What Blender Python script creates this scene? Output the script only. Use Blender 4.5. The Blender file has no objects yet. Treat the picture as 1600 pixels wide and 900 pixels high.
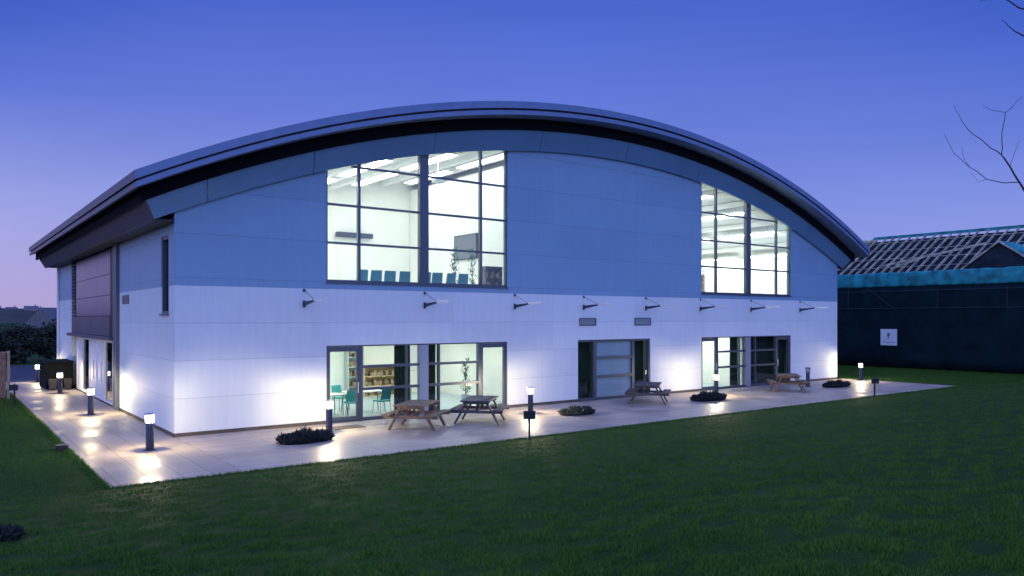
import bpy, bmesh, math, random
import numpy as np
from mathutils import Vector, Matrix

PI = math.pi
rnd = random.Random(7)
S = bpy.context.scene
COL = S.collection

# ------------------------------------------------------------------ camera
cam = bpy.data.objects.new("camera", bpy.data.cameras.new("camera"))
COL.objects.link(cam)
cam.location = (-5.37, -22.67, 3.3)
cam.rotation_euler = (PI / 2, 0, -math.atan2(.604, .797))
cam.data.sensor_width = 36
cam.data.lens = 36 * 1195 / 1600
cam.data.shift_y = 0.03
cam.data.clip_start = 0.1
cam.data.clip_end = 5000
S.camera = cam

# ------------------------------------------------------------------ dusk sky
W = bpy.data.worlds.new("World")
S.world = W
W.use_nodes = True
nt = W.node_tree
nt.nodes.clear()
def N(tree, t, **kw):
    n = tree.nodes.new(t)
    for k, v in kw.items():
        setattr(n, k, v)
    return n
out = N(nt, "ShaderNodeOutputWorld")
SKY_FILL = 1.1
SUN_EL, SUN_ROT = math.radians(0.5), math.radians(-75)
sky = N(nt, "ShaderNodeTexSky", sky_type='NISHITA', sun_disc=False, sun_elevation=SUN_EL,
        sun_rotation=SUN_ROT, ozone_density=6.0, dust_density=0.6)
b1 = N(nt, "ShaderNodeBackground"); b1.inputs[1].default_value = 0.05
nt.links.new(sky.outputs[0], b1.inputs[0])
tc = N(nt, "ShaderNodeTexCoord")
sep = N(nt, "ShaderNodeSeparateXYZ"); nt.links.new(tc.outputs["Generated"], sep.inputs[0])
def ramp(tree, stops, src):
    r = N(tree, "ShaderNodeValToRGB")
    els = r.color_ramp.elements
    while len(els) < len(stops):
        els.new(0.5)
    for e, (p, c) in zip(els, stops):
        e.position = p
        e.color = (*c, 1)
    r.color_ramp.interpolation = 'EASE' if len(stops) < 3 else 'LINEAR'
    tree.links.new(src, r.inputs[0])
    return r
cool = ramp(nt, [(0, (.30, .34, .74)), (.08, (.27, .33, .78)), (.2, (.155, .22, .68)), (.31, (.100, .165, .63)),
                 (.40, (.065, .125, .57)), (1, (.035, .075, .36))], sep.outputs[2])
warm = ramp(nt, [(0, (.50, .38, .62)), (.05, (.46, .39, .70)), (.14, (.34, .37, .76)), (.25, (.155, .215, .70)),
                 (.40, (.070, .125, .57)), (1, (.035, .075, .36))], sep.outputs[2])
dot = N(nt, "ShaderNodeVectorMath", operation='DOT_PRODUCT')
nt.links.new(tc.outputs["Generated"], dot.inputs[0])
dot.inputs[1].default_value = (-.80, .60, 0)
mr = N(nt, "ShaderNodeMapRange"); mr.inputs[1].default_value = -.1; mr.inputs[2].default_value = .75
nt.links.new(dot.outputs["Value"], mr.inputs[0])
mx = N(nt, "ShaderNodeMix", data_type='RGBA')
nt.links.new(mr.outputs[0], mx.inputs[0])
nt.links.new(cool.outputs[0], mx.inputs[6]); nt.links.new(warm.outputs[0], mx.inputs[7])
# lens vignette put into the sky colour: upper sky darkens to both sides
dl = N(nt, "ShaderNodeVectorMath", operation='DOT_PRODUCT'); nt.links.new(tc.outputs["Generated"], dl.inputs[0]); dl.inputs[1].default_value = (.604, .797, 0)
ml = N(nt, "ShaderNodeMapRange", interpolation_type='SMOOTHSTEP'); ml.inputs[1].default_value = .95; ml.inputs[2].default_value = .70
nt.links.new(dl.outputs["Value"], ml.inputs[0])
me_ = N(nt, "ShaderNodeMapRange", interpolation_type='SMOOTHSTEP'); me_.inputs[1].default_value = .10; me_.inputs[2].default_value = .36
nt.links.new(sep.outputs[2], me_.inputs[0])
mm_ = N(nt, "ShaderNodeMath", operation='MULTIPLY'); nt.links.new(ml.outputs[0], mm_.inputs[0]); nt.links.new(me_.outputs[0], mm_.inputs[1])
deep = N(nt, "ShaderNodeMix", data_type='RGBA', blend_type='MULTIPLY'); nt.links.new(mm_.outputs[0], deep.inputs[0])
nt.links.new(mx.outputs[2], deep.inputs[6]); deep.inputs[7].default_value = (.33, .55, .80, 1)
b2 = N(nt, "ShaderNodeBackground")
nt.links.new(deep.outputs[2], b2.inputs[0])
# faint thin cloud: a few per cent of brightness, stretched along the horizon
cm = N(nt, "ShaderNodeMapping"); cm.inputs["Scale"].default_value = (2.2, 2.2, 9); nt.links.new(tc.outputs["Generated"], cm.inputs[0])
cn = N(nt, "ShaderNodeTexNoise"); cn.inputs["Scale"].default_value = 1.6; cn.inputs["Detail"].default_value = 6; nt.links.new(cm.outputs[0], cn.inputs["Vector"])
cr = N(nt, "ShaderNodeMapRange"); cr.inputs[1].default_value = .3; cr.inputs[2].default_value = .75; cr.inputs[3].default_value = .96; cr.inputs[4].default_value = 1.06
nt.links.new(cn.outputs["Fac"], cr.inputs[0]); nt.links.new(cr.outputs[0], b2.inputs[1])
# added fill glow, unseen behind and above the camera, brightens the walls
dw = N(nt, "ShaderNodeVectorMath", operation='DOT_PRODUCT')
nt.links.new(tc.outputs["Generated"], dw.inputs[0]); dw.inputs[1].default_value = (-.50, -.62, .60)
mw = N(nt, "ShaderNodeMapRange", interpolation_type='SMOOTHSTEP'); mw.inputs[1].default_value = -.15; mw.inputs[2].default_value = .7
mw.inputs[4].default_value = SKY_FILL
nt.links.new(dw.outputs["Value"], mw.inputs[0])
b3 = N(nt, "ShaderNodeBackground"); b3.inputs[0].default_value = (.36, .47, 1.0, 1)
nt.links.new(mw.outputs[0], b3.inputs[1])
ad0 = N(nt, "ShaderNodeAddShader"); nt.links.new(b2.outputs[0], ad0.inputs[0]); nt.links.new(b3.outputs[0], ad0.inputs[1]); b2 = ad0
ad = N(nt, "ShaderNodeAddShader")
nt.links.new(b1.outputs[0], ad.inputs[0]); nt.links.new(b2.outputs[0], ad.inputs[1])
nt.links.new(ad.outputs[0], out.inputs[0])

# last glow of the sunken sun
sl = bpy.data.lights.new("sun", 'SUN'); sl.energy = 0.04; sl.angle = math.radians(12); sl.color = (1, .62, .55)
so = bpy.data.objects.new("sun", sl); COL.objects.link(so)
so.rotation_euler = (math.radians(86), 0, math.radians(-105))

S.view_settings.view_transform = 'Standard'
S.view_settings.look = 'None'
S.view_settings.exposure = 0.0
S.view_settings.gamma = 1.0
S.render.engine = 'CYCLES'
S.cycles.use_denoising = True
S.cycles.max_bounces = 8
S.cycles.transparent_max_bounces = 16
S.cycles.sample_clamp_indirect = 6
S.cycles.caustics_reflective = False
S.cycles.caustics_refractive = False

# ------------------------------------------------------------------ materials
def mat(name, color, rough=.6, metal=0., var=.0, scale=4., bump=0., bscale=60., spec=.5, coat=0.):
    m = bpy.data.materials.new(name); m.use_nodes = True
    t = m.node_tree; p = t.nodes["Principled BSDF"]
    p.inputs["Base Color"].default_value = (*color, 1)
    p.inputs["Roughness"].default_value = rough
    p.inputs["Metallic"].default_value = metal
    p.inputs["Specular IOR Level"].default_value = spec
    p.inputs["Coat Weight"].default_value = coat
    co = N(t, "ShaderNodeTexCoord")
    if var:
        n = N(t, "ShaderNodeTexNoise"); n.inputs["Scale"].default_value = scale; n.inputs["Detail"].default_value = 6
        t.links.new(co.outputs["Object"], n.inputs["Vector"])
        r = ramp(t, [(.25, tuple(c * (1 - var) for c in color)), (.75, tuple(min(1, c * (1 + var)) for c in color))], n.outputs["Fac"])
        t.links.new(r.outputs[0], p.inputs["Base Color"])
    if bump:
        n = N(t, "ShaderNodeTexNoise"); n.inputs["Scale"].default_value = bscale; n.inputs["Detail"].default_value = 4
        t.links.new(co.outputs["Object"], n.inputs["Vector"])
        b = N(t, "ShaderNodeBump"); b.inputs["Strength"].default_value = bump; b.inputs["Distance"].default_value = .02
        t.links.new(n.outputs["Fac"], b.inputs["Height"]); t.links.new(b.outputs[0], p.inputs["Normal"])
    return m

def emis(name, color, s, clear=False):
    m = bpy.data.materials.new(name); m.use_nodes = True
    t = m.node_tree; t.nodes.clear()
    o = N(t, "ShaderNodeOutputMaterial"); e = N(t, "ShaderNodeEmission")
    e.inputs[0].default_value = (*color, 1); e.inputs[1].default_value = s
    if clear:
        tr = N(t, "ShaderNodeBsdfTransparent"); a = N(t, "ShaderNodeAddShader")
        t.links.new(e.outputs[0], a.inputs[0]); t.links.new(tr.outputs[0], a.inputs[1]); t.links.new(a.outputs[0], o.inputs[0])
    else:
        t.links.new(e.outputs[0], o.inputs[0])
    return m

def glass(name, tint=(.93, .97, .95), base=.05, edge=.5, rough=.02):
    m = bpy.data.materials.new(name); m.use_nodes = True
    t = m.node_tree; t.nodes.clear()
    o = N(t, "ShaderNodeOutputMaterial"); x = N(t, "ShaderNodeMixShader")
    tr = N(t, "ShaderNodeBsdfTransparent"); tr.inputs[0].default_value = (*tint, 1)
    g = N(t, "ShaderNodeBsdfGlossy"); g.inputs["Roughness"].default_value = rough
    lw = N(t, "ShaderNodeLayerWeight"); lw.inputs[0].default_value = .5
    pw = N(t, "ShaderNodeMath", operation='POWER'); pw.inputs[1].default_value = 3.5
    t.links.new(lw.outputs["Facing"], pw.inputs[0])
    ma = N(t, "ShaderNodeMath", operation='MULTIPLY_ADD'); ma.inputs[1].default_value = edge; ma.inputs[2].default_value = base
    t.links.new(pw.outputs[0], ma.inputs[0]); t.links.new(ma.outputs[0], x.inputs[0])
    t.links.new(tr.outputs[0], x.inputs[1]); t.links.new(g.outputs[0], x.inputs[2]); t.links.new(x.outputs[0], o.inputs[0])
    return m

def cladding(name, color, rough, zstep, hstep, z0=0.0):
    """flat composite panels: shadow joints every zstep up and hstep along, a little tone change from panel to panel"""
    m = bpy.data.materials.new(name); m.use_nodes = True
    t = m.node_tree; p = t.nodes["Principled BSDF"]; p.inputs["Roughness"].default_value = rough; p.inputs["Specular IOR Level"].default_value = .3
    co = N(t, "ShaderNodeTexCoord"); s = N(t, "ShaderNodeSeparateXYZ"); t.links.new(co.outputs["Object"], s.inputs[0])
    def M_(op, a, b=None, c=None):
        n = N(t, "ShaderNodeMath", operation=op)
        for i, v in enumerate((a, b, c)):
            if v is None: continue
            if isinstance(v, (int, float)): n.inputs[i].default_value = v
            else: t.links.new(v, n.inputs[i])
        return n.outputs[0]
    along = M_('ADD', s.outputs[0], s.outputs[1])
    uz = M_('DIVIDE', M_('SUBTRACT', s.outputs[2], z0), zstep); uh = M_('DIVIDE', M_('ADD', along, 100 * hstep), hstep)
    def line(u, step, w):
        d = M_('ABSOLUTE', M_('SUBTRACT', M_('FRACT', M_('ADD', u, .5)), .5))
        return M_('LESS_THAN', M_('MULTIPLY', d, step), w)
    ln = M_('MAXIMUM', line(uz, zstep, .009), M_('MULTIPLY', line(uh, hstep, .007), .55))
    cv = N(t, "ShaderNodeCombineXYZ"); t.links.new(M_('FLOOR', uz), cv.inputs[0]); t.links.new(M_('FLOOR', uh), cv.inputs[1])
    wn = N(t, "ShaderNodeTexWhiteNoise", noise_dimensions='2D'); t.links.new(cv.outputs[0], wn.inputs["Vector"])
    no = N(t, "ShaderNodeTexNoise"); no.inputs["Scale"].default_value = .6; no.inputs["Detail"].default_value = 5
    t.links.new(co.outputs["Object"], no.inputs["Vector"])
    mp = N(t, "ShaderNodeMapping"); mp.inputs["Scale"].default_value = (5, 5, .35); t.links.new(co.outputs["Object"], mp.inputs[0])
    st = N(t, "ShaderNodeTexNoise"); st.inputs["Scale"].default_value = 1.5; st.inputs["Detail"].default_value = 4
    t.links.new(mp.outputs[0], st.inputs["Vector"])
    f = M_('ADD', M_('MULTIPLY', wn.outputs[0], .07), M_('ADD', M_('MULTIPLY', no.outputs["Fac"], .12), M_('MULTIPLY', st.outputs["Fac"], .14)))
    f = M_('ADD', f, .84)
    f = M_('MULTIPLY', f, M_('SUBTRACT', 1.0, M_('MULTIPLY', ln, .24)))
    vm = N(t, "ShaderNodeVectorMath", operation='SCALE'); vm.inputs[0].default_value = color
    t.links.new(f, vm.inputs["Scale"]); t.links.new(vm.outputs[0], p.inputs["Base Color"])
    b = N(t, "ShaderNodeBump"); b.inputs["Strength"].default_value = .5; b.inputs["Distance"].default_value = .01; b.invert = True
    t.links.new(ln, b.inputs["Height"]); t.links.new(b.outputs[0], p.inputs["Normal"])
    return m

def paving_mat(name, rot):
    m = bpy.data.materials.new(name); m.use_nodes = True
    t = m.node_tree; p = t.nodes["Principled BSDF"]
    co = N(t, "ShaderNodeTexCoord")
    br = N(t, "ShaderNodeTexBrick"); br.offset = .5
    br.inputs["Color1"].default_value = (.40, .335, .28, 1); br.inputs["Color2"].default_value = (.47, .40, .335, 1)
    br.inputs["Mortar"].default_value = (.13, .115, .10, 1)
    br.inputs["Scale"].default_value = 1.0; br.inputs["Mortar Size"].default_value = .010
    br.inputs["Brick Width"].default_value = 3.6; br.inputs["Row Height"].default_value = .6
    mp = N(t, "ShaderNodeMapping"); mp.inputs["Rotation"].default_value = (0, 0, rot); t.links.new(co.outputs["Object"], mp.inputs[0])
    t.links.new(mp.outputs[0], br.inputs["Vector"])
    n = N(t, "ShaderNodeTexNoise"); n.inputs["Scale"].default_value = .7; n.inputs["Detail"].default_value = 7
    t.links.new(co.outputs["Object"], n.inputs["Vector"])
    r = ramp(t, [(.3, (.72, .72, .72)), (.7, (1.12, 1.1, 1.08))], n.outputs["Fac"])
    mm = N(t, "ShaderNodeMix", data_type='RGBA', blend_type='MULTIPLY'); mm.inputs[0].default_value = 1
    t.links.new(br.outputs["Color"], mm.inputs[6]); t.links.new(r.outputs[0], mm.inputs[7])
    t.links.new(mm.outputs[2], p.inputs["Base Color"])
    rr = ramp(t, [(.35, (.36,) * 3), (.65, (.58,) * 3)], n.outputs["Fac"])
    t.links.new(rr.outputs[0], p.inputs["Roughness"])
    n2 = N(t, "ShaderNodeTexNoise"); n2.inputs["Scale"].default_value = 45; t.links.new(co.outputs["Object"], n2.inputs["Vector"])
    ma = N(t, "ShaderNodeMath", operation='MULTIPLY_ADD'); ma.inputs[1].default_value = .25
    t.links.new(n2.outputs["Fac"], ma.inputs[0])
    iv = N(t, "ShaderNodeMath", operation='SUBTRACT'); iv.inputs[0].default_value = 1; t.links.new(br.outputs["Fac"], iv.inputs[1])
    t.links.new(iv.outputs[0], ma.inputs[2])
    b = N(t, "ShaderNodeBump"); b.inputs["Strength"].default_value = .25; b.inputs["Distance"].default_value = .01
    t.links.new(ma.outputs[0], b.inputs["Height"]); t.links.new(b.outputs[0], p.inputs["Normal"])
    return m

def grass_mat(name, a, b, c):
    m = bpy.data.materials.new(name); m.use_nodes = True
    t = m.node_tree; p = t.nodes["Principled BSDF"]; p.inputs["Roughness"].default_value = .7
    p.inputs["Specular IOR Level"].default_value = .06
    co = N(t, "ShaderNodeTexCoord")
    n = N(t, "ShaderNodeTexNoise"); n.inputs["Scale"].default_value = .55; n.inputs["Detail"].default_value = 8
    n.inputs["Roughness"].default_value = .65
    t.links.new(co.outputs["Object"], n.inputs["Vector"])
    n2 = N(t, "ShaderNodeTexNoise"); n2.inputs["Scale"].default_value = 6; n2.inputs["Detail"].default_value = 5
    t.links.new(co.outputs["Object"], n2.inputs["Vector"])
    ad = N(t, "ShaderNodeMath", operation='ADD'); t.links.new(n.outputs["Fac"], ad.inputs[0]); t.links.new(n2.outputs["Fac"], ad.inputs[1])
    hf = N(t, "ShaderNodeMath", operation='MULTIPLY'); hf.inputs[1].default_value = .5; t.links.new(ad.outputs[0], hf.inputs[0])
    r = ramp(t, [(.30, a), (.5, b), (.70, c)], hf.outputs[0])
    t.links.new(r.outputs[0], p.inputs["Base Color"])
    return m

MT = dict(
    lower=cladding("white_cladding", (.72, .78, .79), .6, 1.06, 4.6),
    upper=cladding("grey_cladding", (.235, .39, .54), .45, 1.25, 4.6, 4.46),
    roof=mat("roof_sheet", (.20, .23, .27), .35, .6, .1, 3),
    trim=mat("roof_trim", (.14, .21, .36), .42, .25, .08, 3),
    dark=mat("dark_metal", (.018, .02, .025), .5, .3, .2, 3),
    soffit=mat("shadow_soffit", (.008, .009, .013), .85, spec=.05),  # near-black colour stands in for shade under the roof overhang
    fascia=mat("fascia_panel", (.18, .35, .58), .35, .3, .06, .5),
    fascia_side=mat("shaded_side_panel", (.105, .095, .135), .45, .2, .1, .6),  # side fascia toned down for its shade; bay panel and canopy share it
    frame=mat("grey_frame", (.10, .12, .155), .4, .4),
    post=mat("pale_frame", (.33, .38, .46), .4, .3),
    white=mat("white_paint", (.80, .80, .78), .55, var=.03),
    wallin=mat("inside_paint", (.80, .80, .76), .8, var=.03, scale=1),
    floorin=mat("inside_floor", (.38, .47, .48), .3, var=.08),
    beam=mat("ceiling_rib", (.86, .86, .83), .7),
    ceil=mat("ceiling_paint", (.80, .82, .80), .8),
    glass=glass("window_glass"),
    glass_dark=glass("shaded_glass", (.45, .5, .52), .12, .6),
    spandrel=mat("mirror_spandrel", (.07, .08, .20), .28, .1, .06, .6, spec=.35),
    frost=mat("grey_blue_blind", (.40, .50, .62), .55, var=.04, scale=2),
    dark_pane_cloth=mat("lawn_reflection_cloth", (.012, .028, .016), .8, var=.3, scale=9),  # dark green stands in for lawn reflected in unlit panes
    louvre=mat("louvre", (.15, .17, .2), .5, .4),
    plinth=mat("plinth", (.10, .085, .075), .85, var=.2),
    steel=mat("dark_steel", (.05, .06, .085), .4, .6),
    alu=mat("aluminium", (.55, .57, .6), .35, .5, .05),
    lens=emis("lamp_lens", (1, .88, .66), 7, True), bin=mat("dark_bin_board", (.012, .016, .016), .9, spec=.1, var=.2),
    tube=emis("tube_light", (.97, 1, .95), 18), panel=emis("panel_light", (.97, 1, .95), 29),
    tube_dim=emis("strip_light", (.8, 1, .95), 4),
    wood=mat("lit_weathered_wood", (.20, .135, .085), .7, var=.35, scale=9, bump=.4, bscale=30),  # warm light on two tables put into the wood colour
    wood2=mat("unlit_greyed_wood", (.085, .08, .085), .65, var=.35, scale=9, bump=.4, bscale=30),  # same table wood without the warm light; one shelf shares it
    fence=mat("fence_board", (.26, .16, .10), .8, var=.35, scale=5, bump=.4, bscale=25),
    fpost=mat("fence_post", (.38, .30, .22), .8, var=.2),
    teal=mat("teal_fabric", (.03, .30, .30), .8, var=.1),
    chrome=mat("chair_leg", (.25, .26, .28), .3, .9),
    tabletop=mat("pale_laminate", (.62, .60, .55), .4),
    pine=mat("pine_shelf", (.50, .36, .2), .6, var=.15),
    black=mat("black_plastic", (.014, .014, .017), .45, var=.2),
    mulch=mat("shrub_leaf", (.028, .034, .030), .7, var=.4, scale=12),
    shrub_lit=mat("lit_shrub_leaf", (.10, .12, .065), .7, var=.35, scale=12),  # light on one shrub half put into the leaf colour
    soil=mat("soil", (.02, .016, .013), .95, var=.3),
    net=mat("dark_green_netting", (.005, .018, .024), .9, var=.35, scale=.8, bump=.6, bscale=3, spec=.1),
    band=mat("turquoise_sheeting", (.008, .24, .26), .7, var=.55, scale=1.6, bump=.5, bscale=4),
    tube_s=mat("scaffold_tube", (.025, .045, .06), .6, .3, .2),
    rafter=mat("roof_timber", (.44, .40, .29), .8, var=.5, scale=2.2),
    felt=mat("roofing_felt", (.020, .030, .040), .9, spec=.1, var=.4, scale=1.5),
    brick=mat("dim_brick", (.10, .075, .065), .9, var=.25, scale=3),
    signw=mat("sign_white", (.72, .74, .78), .5, var=.05),
    signg=mat("sign_grey", (.16, .18, .24), .6),
    bark=mat("bark", (.045, .035, .032), .9, var=.3, scale=14, bump=.6, bscale=30),
    leafd=mat("hedge_leaf", (.018, .030, .014), .7, var=.5, scale=2),
    hill=mat("far_hill", (.045, .05, .04), .95, var=.4, scale=.02),
    asphalt=mat("asphalt", (.055, .057, .065), .6, var=.2, scale=2, bump=.3, bscale=80),
    slate=mat("slate", (.10, .11, .13), .5, var=.25, scale=3),
    housew=mat("house_render", (.35, .33, .32), .9),
    paving=paving_mat("paving", 0), walk=paving_mat("walkway_boards", PI / 2),
    lawn=grass_mat("lawn_grass", (.013, .038, .006), (.021, .058, .009), (.030, .074, .012)),
    blade=grass_mat("grass_blade", (.044, .108, .014), (.076, .172, .024), (.12, .225, .035)),
)

# ------------------------------------------------------------------ builders
class MB:
    def __init__(s): s.v, s.f = [], []
    def add(s, verts, faces):
        o = len(s.v); s.v += [tuple(v) for v in verts]; s.f += [tuple(i + o for i in f) for f in faces]; return s
    def box(s, x0, x1, y0, y1, z0, z1):
        v = [(x, y, z) for z in (z0, z1) for y in (y0, y1) for x in (x0, x1)]
        return s.add(v, [(0, 2, 3, 1), (4, 5, 7, 6), (0, 1, 5, 4), (2, 6, 7, 3), (0, 4, 6, 2), (1, 3, 7, 5)])
    def bar(s, p, q, w, h, up=(0, 0, 1)):
        p, q = Vector(p), Vector(q); d = (q - p).normalized(); u = Vector(up)
        if abs(d.dot(u)) > .98: u = Vector((1, 0, 0))
        a = d.cross(u).normalized(); b = a.cross(d).normalized(); v = []
        for c in (p, q):
            for i, j in ((-1, -1), (1, -1), (1, 1), (-1, 1)): v.append(c + a * w / 2 * i + b * h / 2 * j)
        return s.add(v, [(3, 2, 1, 0), (4, 5, 6, 7), (0, 1, 5, 4), (1, 2, 6, 5), (2, 3, 7, 6), (3, 0, 4, 7)])
    def tube(s, pts, rad, n=10):
        pts = [Vector(p) for p in pts]
        if not isinstance(rad, (list, tuple)): rad = [rad] * len(pts)
        v = []
        for i, (p, r) in enumerate(zip(pts, rad)):
            d = (pts[min(i + 1, len(pts) - 1)] - pts[max(i - 1, 0)]).normalized()
            u = Vector((0, 0, 1)) if abs(d.z) < .95 else Vector((1, 0, 0))
            a = d.cross(u).normalized(); b = a.cross(d)
            v += [p + (a * math.cos(2 * PI * k / n) + b * math.sin(2 * PI * k / n)) * r for k in range(n)]
        f = [(i * n + k, i * n + (k + 1) % n, (i + 1) * n + (k + 1) % n, (i + 1) * n + k) for i in range(len(pts) - 1) for k in range(n)]
        f += [tuple(reversed(range(n))), tuple((len(pts) - 1) * n + k for k in range(n))]
        return s.add(v, f)
    def lathe(s, prof, n=24, c=(0, 0)):
        v = [(c[0] + r * math.cos(2 * PI * k / n), c[1] + r * math.sin(2 * PI * k / n), z) for r, z in prof for k in range(n)]
        f = [(i * n + k, i * n + (k + 1) % n, (i + 1) * n + (k + 1) % n, (i + 1) * n + k) for i in range(len(prof) - 1) for k in range(n)]
        f += [tuple(reversed(range(n))), tuple((len(prof) - 1) * n + k for k in range(n))]
        return s.add(v, f)
    def build(s, name, m, parent=None, bevel=0, smooth=False, solid=0, weld=False):
        me = bpy.data.meshes.new(name); me.from_pydata(s.v, [], s.f)
        bm = bmesh.new(); bm.from_mesh(me)
        if weld: bmesh.ops.remove_doubles(bm, verts=bm.verts, dist=1e-4)
        bmesh.ops.recalc_face_normals(bm, faces=bm.faces)
        bm.to_mesh(me); bm.free()
        if smooth:
            me.polygons.foreach_set("use_smooth", [True] * len(me.polygons))
            try: me.set_sharp_from_angle(angle=math.radians(40))
            except Exception: pass
        me.materials.append(m if not isinstance(m, str) else MT[m])
        o = bpy.data.objects.new(name, me); COL.objects.link(o)
        if parent: o.parent = parent
        if solid:
            md = o.modifiers.new("solid", 'SOLIDIFY'); md.thickness = abs(solid); md.offset = -1 if solid > 0 else 1
        if bevel:
            md = o.modifiers.new("bevel", 'BEVEL'); md.width = bevel; md.segments = 2; md.limit_method = 'ANGLE'
        return o

def tag(o, label=None, cat=None, group=None, kind=None):
    for k, v in (("label", label), ("category", cat), ("group", group), ("kind", kind)):
        if v: o[k] = v
    return o
def thing(name, label, cat, loc=(0, 0, 0), rz=0, group=None):
    o = bpy.data.objects.new(name, None); COL.objects.link(o); o.empty_display_size = .2
    o.location = loc; o.rotation_euler = (0, 0, rz)
    return tag(o, label, cat, group)
def copy_tree(o, parent=None):
    kids = list(o.children)
    c = o.copy(); COL.objects.link(c); c.parent = parent
    for ch in kids: copy_tree(ch, c)
    return c

def each(name, m, parent, boxes, **kw):
    return [MB().box(*b).build(name, m, parent, **kw) for b in boxes]

# ------------------------------------------------------------------ ground
def lawn_z(x, y):
    d = max(0.0, -6.05 - y)
    z = .1 * d if d < 22 else 2.2 + (d - 22) * .02
    z *= min(1.0, d / 1.5) if d < 1.5 else 1
    # gentle unevenness
    z += (math.sin(x * .9 + 1.3 * math.sin(y * .5)) * .012 + math.sin(y * 1.3 + x * .35) * .010) * min(1, d / 2)
    return z
m = MB(); m.add([(-1500, -1500, -.06), (1500, -1500, -.06), (1500, 3000, -.06), (-1500, 3000, -.06)], [(0, 1, 2, 3)])
tag(m.build("ground", "lawn"), kind="structure")
# sloping lawn in front: finer mesh
xs = np.concatenate([np.arange(-60, -14, 2.), np.arange(-14, 50, .5), np.arange(50, 121, 4.)])
ys = np.concatenate([np.arange(-60, -24, 2.), np.arange(-24, -6.6, .4), [-6.4, -6.2, -6.05]])
m = MB(); nx = len(xs)
vv = [(x, y, lawn_z(x, y) - (.02 if y > -6.1 else 0)) for y in ys for x in xs]
m.add(vv, [(j * nx + i, j * nx + i + 1, (j + 1) * nx + i + 1, (j + 1) * nx + i) for j in range(len(ys) - 1) for i in range(nx - 1)])
o = m.build("lawn", "lawn", smooth=True); tag(o, kind="structure")
m = MB(); m.add([(-60, -6.05, -.02), (-2.6, -6.05, -.02), (-2.6, 24.3, -.02), (-60, 24.3, -.02)], [(0, 1, 2, 3)])
m.add([(34.75, -6.05, -.02), (120, -6.05, -.02), (120, 60, -.02), (34.75, 60, -.02)], [(0, 1, 2, 3)])
tag(m.build("side_lawn", "lawn"), kind="structure")
tag(MB().box(0.0, 34.75, -6.05, 0, -.12, 0.0).build("patio", "paving"), kind="structure")
tag(MB().box(-2.6, -.004, -6.05, 24.6, -.12, 0.0).build("path", "walk"), kind="structure")
m = MB(); m.add([(-80, 24.62, -.015), (60, 24.62, -.015), (60, 42, -.015), (-80, 42, -.015)], [(0, 1, 2, 3)])
tag(m.build("road", "asphalt"), kind="structure")

# grass blades where the photo shows the lawn
def grass(name, n, sampler, hmin, hmax, wid, seed):
    g = np.random.default_rng(seed)
    P = sampler(g, n); n = len(P)
    h = g.uniform(hmin, hmax, n) * getattr(sampler, 'tall', 1.0); a = g.uniform(0, 2 * PI, n); la = g.uniform(0, 2 * PI, n); le = g.uniform(.15, .75, n) * h
    w = wid * g.uniform(.6, 1.3, n)
    V = np.zeros((n, 3, 3))
    dx, dy = np.cos(a) * w, np.sin(a) * w
    V[:, 0] = P; V[:, 0, 0] -= dx; V[:, 0, 1] -= dy
    V[:, 1] = P; V[:, 1, 0] += dx; V[:, 1, 1] += dy
    V[:, 2] = P; V[:, 2, 0] += np.cos(la) * le; V[:, 2, 1] += np.sin(la) * le; V[:, 2, 2] += h
    V[:, :2, 2] -= .01
    me = bpy.data.meshes.new(name)
    me.vertices.add(3 * n); me.vertices.foreach_set("co", V.reshape(-1))
    me.loops.add(3 * n); me.loops.foreach_set("vertex_index", np.arange(3 * n, dtype=np.int32))
    me.polygons.add(n); me.polygons.foreach_set("loop_start", np.arange(0, 3 * n, 3, dtype=np.int32))
    me.update(); me.validate()
    me.materials.append(MT["blade"])
    o = bpy.data.objects.new(name, me); COL.objects.link(o)
    return tag(o, kind="stuff", label="short dark green mown grass of the lawn", cat="grass")
lz = np.vectorize(lawn_z)
cx, cy = -5.37, -22.67
def front(g, n):
    d = 4.6 + 50 * g.uniform(0, 1, n) ** 1.7
    t = g.uniform(-.74, .74, n)
    X = cx + d * (.604 + .797 * t); Y = cy + d * (.797 - .605 * t)
    k = Y < -6.08
    X, Y = X[k], Y[k]
    clump = np.zeros(len(X)); gg = np.random.default_rng(11)
    for q in range(14):                      # many crossing waves: tufts and small bare gaps with no visible rows
        a = gg.uniform(0, 2 * PI); fq = gg.uniform(5, 17); clump += np.sin((X * math.cos(a) + Y * math.sin(a)) * fq + gg.uniform(0, 6)) * 2.2 / math.sqrt(14)
    k = g.uniform(-4.2, .1, len(X)) < clump
    X, Y = X[k], Y[k]; front.tall = np.clip(1 + .38 * clump[k], .45, 1.7)
    return np.stack([X, Y, lz(X, Y)], 1)
def sides(g, n):
    X = np.where(g.uniform(0, 1, n) < .6, g.uniform(-9, -2.62, n), g.uniform(34.8, 48, n)); Y = np.where(X < 0, g.uniform(-6.1, 17, n), g.uniform(-6.1, 10, n))
    return np.stack([X, Y, np.full(n, -.02)], 1)
grass("grass", 700000, front, .016, .042, .006, 3)
grass("grass", 110000, sides, .02, .05, .008, 4)
def edges(g, n):      # longer tufts creeping over the kerb line
    t = g.uniform(0, 1, n); k = t < .62
    X = np.where(k, -2.6 + t / .62 * 37.3, -2.64); Y = np.where(k, -6.08, -6.1 + (t - .62) / .38 * 24)
    w = np.abs(np.sin(X * 2.1 + 3 * np.sin(Y * .9)) * np.sin(X * 5.3 + Y * 3.7)) ** .7
    off = g.normal(0, .035, n) - .02 + .05 * w * g.uniform(0, 1, n)
    X = np.where(k, X, X + off); Y = np.where(k, Y + off, Y)
    return np.stack([X, Y, np.full(n, -.01)], 1)
grass("grass", 26000, edges, .025, .075, .007, 5)

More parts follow.
